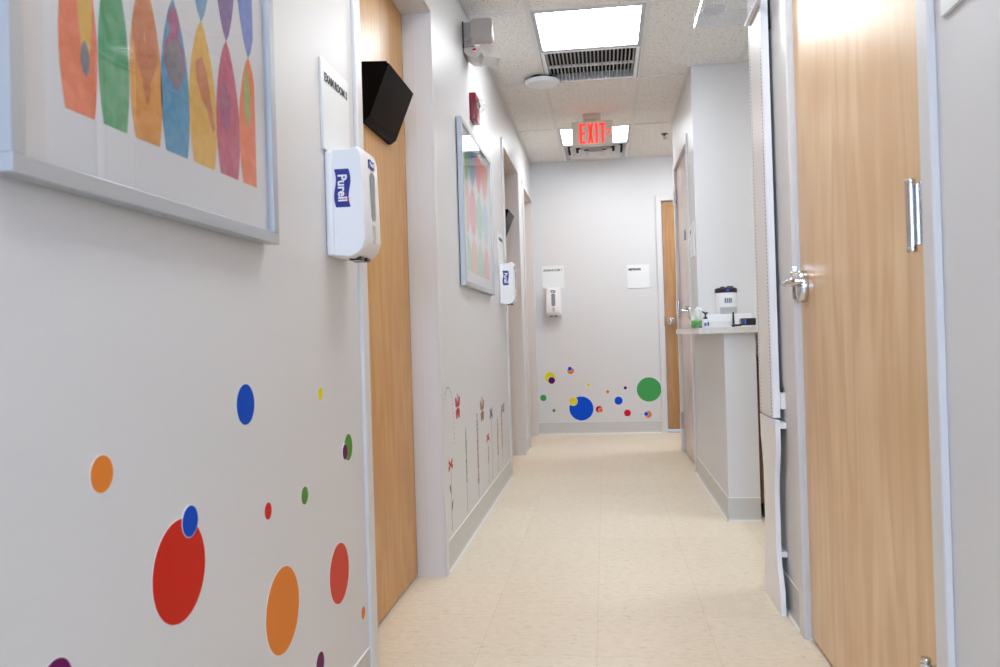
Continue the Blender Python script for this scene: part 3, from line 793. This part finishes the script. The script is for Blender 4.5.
# sprinkler head
t = thing('sprinkler_head', 'small dark sprinkler head on the ceiling beside the far right wall', 'sprinkler', (.545, 7.02, ZC))
b = BM(); lathe(b, [(.03, .008), (.03, 0), (.028, -.006), (.012, -.008), (.01, -.02)], n=24); obj('escutcheon', b, 'black', t)
b = BM(); lathe(b, [(.003, -.02), (.003, -.04), (.02, -.042), (.02, -.044)], n=16); tube(b, [(.009, 0, -.018), (.014, 0, -.03), (.004, 0, -.041)], .0025, 6); tube(b, [(-.009, 0, -.018), (-.014, 0, -.03), (-.004, 0, -.041)], .0025, 6); obj('deflector', b, 'black', t)

# fire alarm strobe
t = thing('fire_alarm_strobe', 'dark red fire alarm strobe high on the left wall', 'fire alarm', (L, 4.275, 2.072))
b = BM(); box(b, -.003, .034, -.065, .065, 0, .14, .004, 2); obj('housing', b, 'red', t)
b = BM(); lathe(b, [(.034, .034), (.034, .050), (.028, .062), (.015, .072), (.001, .075)], (0, 0, .085), 'X', 20); obj('strobe_lens', b, 'clear', t)
b = BM(); lathe(b, [(.022, .034), (.018, .044), (.006, .048)], (0, 0, .085), 'X', 16); obj('reflector', b, 'chrome', t)

# twin head emergency light
t = thing('emergency_light', 'beige twin-head emergency light at the top of the left wall', 'emergency light', (L, 4.19, 2.295))
b = BM(); prism(b, [(.006, -.13, .10), (.006, -.13, .222), (.055, -.13, .222), (.060, -.13, .10)], (0, .17, 0)); obj('battery_case', b, 'beige', t)
b = BM(); prism(b, [(.004, -.125, .098), (.004, -.125, .075), (.030, -.125, .052), (.070, -.125, .046), (.092, -.125, .070), (.085, -.125, .098)], (0, .15, 0)); sk = obj('lower_housing', b, 'beige_light', t)
b = BM(); box(b, .048, .064, -.127, -.124, .078, .090, .002, 1); sw = obj('test_button', b, 'black', t)
b = BM(); box(b, .052, .062, -.1285, -.126, .074, .081, .001, 1); obj('status_light', b, 'ledred', sw)
b = BM(); box(b, -.002, .006, -.14, .05, .095, .225); obj('gasket', b, 'black', t)
def lamp_head(nm, c, w, yaw, tilt, mfront):
    b = BM()
    # frustum: square back facing the viewer, wider lens rim away from it
    for (s0, s1, ya, yb) in ((w*.47, w*.5, -.032, -.022), (w*.5, w*.52, -.022, .02)):
        v0 = [b.verts.new((x*s0, ya, z*s0)) for x, z in rounded_rect(2, 2, .28, 4)]; v1 = [b.verts.new((x*s1, yb, z*s1)) for x, z in rounded_rect(2, 2, .28, 4)]
        n = len(v0)
        for k in range(n): b.faces.new((v0[k], v0[(k+1) % n], v1[(k+1) % n], v1[k]))
        b.faces.new(v0); b.faces.new(v1)
    lathe(b, [(.009, -.032), (.009, -.036), (.004, -.037)], (0, 0, 0), 'Y', 14)
    o = obj(nm, b, mfront, t, c, (tilt, 0, yaw))
    b = BM()
    prism(b, [(x*w*.5, .02, z*w*.5) for x, z in rounded_rect(2, 2, .2, 4)], (0, .006, 0)); obj('lens', b, 'white', o)
    b = BM(); tube(b, [(-w*.5, 0, -w*.2), (-w*.75, .01, -w*.35)], .009, 10); obj('swivel_arm', b, mfront, o)
    return o
lamp_head('lamp_head', (.102, -.165, .158), .110, math.radians(4), math.radians(-6), 'beige')
lamp_head('lamp_head', (.118, -.05, .072), .098, math.radians(28), math.radians(-32), 'beige_light')

# ------------------------------------------------------------------ white wall rack on the right
t = thing('wall_rack', 'tall narrow white rack with a perforated side standing against the right wall', 'rack', (0, 0, 0))
b = BM()
box(b, .546, .550, 2.838, 3.066, .645, 2.42)           # perforated face sheet
rk = obj('perforated_panel', b, 'perf', t)
b = BM(); box(b, .550, .570, 2.838, 3.066, .645, 2.42); obj('upright_channel', b, 'whitemetal', t)
b = BM()
front = [(.640, 2.800), (.56, 2.800), (.535, 2.803), (.505, 2.815), (.46, 2.832), (.40, 2.845), (.20, 2.846), (.16, 2.838), (.12, 2.818), (.08, 2.800), (.0, 2.796)]
back = [(.0, 3.066), (.08, 3.062), (.14, 3.045), (.20, 3.032), (.45, 3.030), (.52, 3.048), (.56, 3.062), (.640, 3.066)]
prism(b, [(.545, y, z) for z, y in front+back], (.016, 0, 0)); obj('base_panel', b, 'whitemetal', t)
for z0, z1, dy in ((.612, .632, 0), (.178, .196, .045)):
    b = BM(); box(b, .561, .582, 2.805+dy, 3.02, z0, z1, .001, 1); obj('shelf_bracket', b, 'whitemetal', t)
b = BM(); pts = [(.564, .676), (.573, .676), (.5825, .692), (.5825, .716), (.573, .730), (.564, .730)]
prism(b, [(x+.006*(x > .57), 2.815, z) for x, z in [(.570, .676), (.5765, .676), (.5825, .688), (.5825, .720), (.5765, .730), (.570, .730)]], (0, .04, 0)); obj('wall_clip', b, 'white', t)
b = BM(); box(b, .5705, .580, 2.83, 2.86, .731, .746, .002, 1); obj('clip_knob', b, 'black', t)
b = BM(); box(b, .5725, .5825, 2.86, 3.0, 1.95, 2.40, .002, 1); obj('cable_guide', b, 'black', t)
# acrylic tray and cup held at the top
t2 = thing('acrylic_tray', 'clear acrylic tray fixed to the top of the white rack, under the ceiling', 'tray', (0, 0, 0))
b = BM(); box(b, .352, .544, 2.70, 3.04, 2.034, 2.0375); obj('tray_floor', b, 'clear', t2)
b = BM(); box(b, .352, .356, 2.70, 3.04, 2.0375, 2.046); obj('tray_side', b, 'clear', t2)
b = BM(); box(b, .356, .540, 3.036, 3.04, 2.0375, 2.09); obj('tray_side', b, 'clear', t2)
b = BM(); box(b, .5405, .5445, 2.70, 3.04, 2.0375, 2.17); obj('tray_back', b, 'clear', t2)
b = BM(); box(b, .530, .545, 2.70, 3.045, 2.028, 2.034, .001, 1); obj('tray_rail', b, 'whitemetal', t2)
t3 = thing('plastic_cup', 'clear plastic cup standing on the acrylic tray at the top of the white rack', 'cup', (.405, 2.90, 2.0385))
b = BM(); prof = [(.036, 0), (.037, .004), (.030, .02), (.024, .06), (.022, .11)]
lathe(b, prof, n=32)
obj('cup_body', b, 'clear', t3)
b = BM(); lathe(b, [(.037, .0005), (.0385, .002), (.0385, .007), (.037, .009)], n=32); obj('cup_rim', b, 'clear', t3)

# ------------------------------------------------------------------ counter and what stands on it
CT = .958
b = BM(); prism(b, [(x, y, .9285) for x, y in ((.462, 4.155), (1.25, 4.155), (1.25, YN-.001), (R-.001, YN-.001), (R-.001, 5.50), (.462, 5.50))], (0, 0, CT-.9285)); tag(obj('countertop', b, 'counter'), 'pale laminate countertop overhanging the low wall in the nook', 'countertop')
t = thing('wipes_tub', 'white cylindrical disinfectant wipes tub with a dark purple lid on the counter', 'wipes tub', (.690, 4.82, CT))
b = BM(); lathe(b, [(.057, 0), (.059, .004), (.059, .196), (.057, .200)], n=48)
for v in b.verts: pass
obj('tub_body', b, 'tubwhite', t)
b = BM(); lathe(b, [(.060, .197), (.0625, .201), (.0625, .216), (.058, .223), (.050, .226), (.020, .230), (.001, .230)], n=48)
box(b, -.035, -.012, -.045, -.025, .220, .232, .002, 1); box(b, .0, .036, -.042, -.018, .220, .234, .003, 1); obj('lid', b, 'lidpurple', t)
b = BM(); box(b, -.005, .008, -.0640, -.060, .202, .216, .001, 1); obj('lid_tab', b, 'bluecrystal', t)
def curved(bm, r, a0, a1, z0, z1, mi=0, n=14):
    p = [bm.verts.new((r*math.sin(a0+(a1-a0)*k/n), -r*math.cos(a0+(a1-a0)*k/n), z0)) for k in range(n+1)]
    q_ = [bm.verts.new((v.co.x, v.co.y, z1)) for v in p]
    for k in range(n): bm.faces.new((p[k], p[k+1], q_[k+1], q_[k])).material_index = mi
b = BM()
curved(b, .0594, -.75, 1.2, .02, .115, 0)
for a0, a1 in ((-.28, -.13), (-.08, .06), (.10, .22), (.25, .40)): curved(b, .0597, a0, a1, .138, .166, 1, 3)
obj('label', b, ['greylabel', 'caption'], t)
b = BM()
# open white carton seen in front of the tub
box(b, .545, .775, 4.52, 4.69, CT, CT+.002); box(b, .545, .775, 4.52, 4.524, CT+.002, CT+.072); box(b, .545, .775, 4.686, 4.69, CT+.002, CT+.072)
box(b, .545, .549, 4.524, 4.686, CT+.002, CT+.072); box(b, .771, .775, 4.524, 4.686, CT+.002, CT+.072)
tag(obj('storage_tray', b, 'white'), 'open white plastic tray in front of the wipes tub on the counter', 'tray')
b = BM(); 
for k in range(5):
    o_ = random.uniform(-.006, .006); box(b, .510+o_, .662+o_, 4.31+o_, 4.50+o_, CT+.0075*k, CT+.0075*k+.0068)
tag(obj('paper_stack', b, 'tissue', smooth=False), 'low stack of white papers at the front of the counter', 'paper stack')
t = thing('tissue_box', 'small green-patterned tissue box with a tissue sticking up, at the counter corner', 'tissue box', (.476, 4.40, CT))
b = BM(); box(b, -.023, .023, -.045, .045, 0, .038, .0015, 1); obj('carton', b, 'green', t)
b = BM(); box(b, .004, .0232, -.0455, -.044, .001, .014); box(b, -.0232, -.004, -.0455, -.044, .001, .010); obj('carton_print', b, 'caption', t)
b = BM(); n = 9
g0 = []
for i in range(n):
    row = []
    for j in range(7):
        u, v = i/(n-1), j/6
        row.append(b.verts.new((-.022+.05*u+.02*v*(u-.3), -.01+.018*math.sin(u*9+v*2)*(.4+v), .038+(.05+.028*math.sin(u*3.3))*v*(1-.35*abs(u-.65)))))
    g0.append(row)
for i in range(n-1):
    for j in range(6): b.faces.new((g0[i][j], g0[i+1][j], g0[i+1][j+1], g0[i][j+1]))
o = obj('tissue', b, 'tissue', t, smooth=True); md = o.modifiers.new('s', 'SOLIDIFY'); md.thickness = .0008
t = thing('pump_bottle', 'little clear pump bottle with a black pump beside the tissue box', 'bottle', (.533, 4.31, CT+.0375))
t.location = (.5, 4.18, CT); t.location = (.500, 4.215, CT)
b = BM(); lathe(b, [(.016, 0), (.018, .003), (.018, .032), (.012, .040), (.009, .044)], n=24); obj('bottle_body', b, 'tubwhite', t)
b = BM(); curved(b, .0184, -.5, .1, .008, .024, 0, 6); curved(b, .0184, .4, .9, .010, .028, 1, 4); obj('label', b, ['bluecrystal', 'ink'], t)
b = BM(); lathe(b, [(.010, .044), (.010, .052), (.004, .054), (.004, .070)], n=16); tube(b, [(.012, 0, .074), (0, 0, .072), (-.016, 0, .082)], [.004, .005, .003], 8); obj('pump', b, 'black', t)
t = thing('router', 'black router with an upright antenna at the right end of the counter', 'router', (.712, 4.275, CT))
b = BM(); box(b, -.035, .038, -.03, .03, .006, .042, .004, 2); obj('router_body', b, 'black', t)
b = BM(); box(b, -.018, -.010, -.0312, -.029, .012, .036); obj('status_strip', b, 'bluecrystal', t)
b = BM(); box(b, -.082, -.035, -.04, -.015, .003, .013, .002, 1); obj('base_arm', b, 'black', t)
b = BM(); tube(b, [(-.072, -.028, .0), (-.072, -.028, .074)], [.006, .0045], 10); obj('antenna', b, 'black', t)
b = BM(); tube(b, [(.036, 0, .02), (.05, -.01, .028), (.065, -.01, .022), (.070, -.01, .008), (.055, -.01, .004)], .0022, 8); obj('cable', b, 'white', t)
# coiled cord below the counter
b = BM(); pts = []
for k in range(150):
    a = k*.55; pts.append((.764+.0065*math.cos(a), 4.235+.0065*math.sin(a), .925-.00075*k))
tube(b, pts, .0022, 6); tag(obj('coiled_cord', b, 'black'), 'black coiled cord hanging under the right end of the countertop', 'cord')
# nook cabinet
t = thing('base_cabinet', 'dark reddish wood cabinet tucked in the nook beside the low wall', 'cabinet', (.742, 4.24, 0))
b = BM(); box(b, .002, .46, .02, .62, .07, .80, .002, 1); obj('cabinet_body', b, 'cab', t)
b = BM(); box(b, .02, .44, .03, .60, 0, .07); obj('toe_kick', b, 'black', t)
for z0, z1 in ((.09, .30), (.31, .54), (.55, .78)):
    b = BM(); box(b, .008, .452, .002, .02, z0, z1, .002, 1); dd = obj('drawer', b, 'cab', t)
    b = BM(); tube(b, [(.18, .002, (z0+z1)/2), (.18, -.018, (z0+z1)/2), (.28, -.018, (z0+z1)/2), (.28, .002, (z0+z1)/2)], .004, 8); obj('handle', b, 'chrome', dd)

# ------------------------------------------------------------------ camera
r_ = Vector((0.99155397, 0.12618205, -0.02998036)); u_ = Vector((0.0303564, -0.0010578, 0.99953858)); f_ = Vector((-0.12609212, 0.99200654, 0.0048793))
cam = bpy.data.cameras.new('camera'); co = bpy.data.objects.new('camera', cam); C.objects.link(co)
co.matrix_world = Matrix(((r_.x, u_.x, -f_.x, 0), (r_.y, u_.y, -f_.y, 0), (r_.z, u_.z, -f_.z, .94), (0, 0, 0, 1)))
cam.sensor_width = 36; cam.lens = 825/1000*36; cam.clip_start = .02
cam.dof.use_dof = True; cam.dof.focus_distance = 3.2; cam.dof.aperture_fstop = 7.1
S.camera = co

# ------------------------------------------------------------------ light
w = bpy.data.worlds.new('world'); S.world = w; w.use_nodes = True
bg = w.node_tree.nodes['Background']; bg.inputs[0].default_value = (.55, .72, 1, 1); bg.inputs[1].default_value = 1.5
la = bpy.data.lights.new('cool_fill_light', 'AREA'); la.shape = 'RECTANGLE'; la.size = .62; la.size_y = 1.2; la.energy = 90; la.color = (.50, .68, 1.0)  # cool fill added behind the viewer, standing in for light from the window
lo = bpy.data.objects.new('cool_fill_light', la); C.objects.link(lo); lo.location = ((WX0+WX1)/2, Y0+.16, 1.55); lo.rotation_euler = (PI/2, 0, 0)
S.view_settings.view_transform = 'Standard'; S.view_settings.look = 'None'; S.view_settings.gamma = 1; S.view_settings.use_curve_mapping = False
S.view_settings.exposure = 0.1
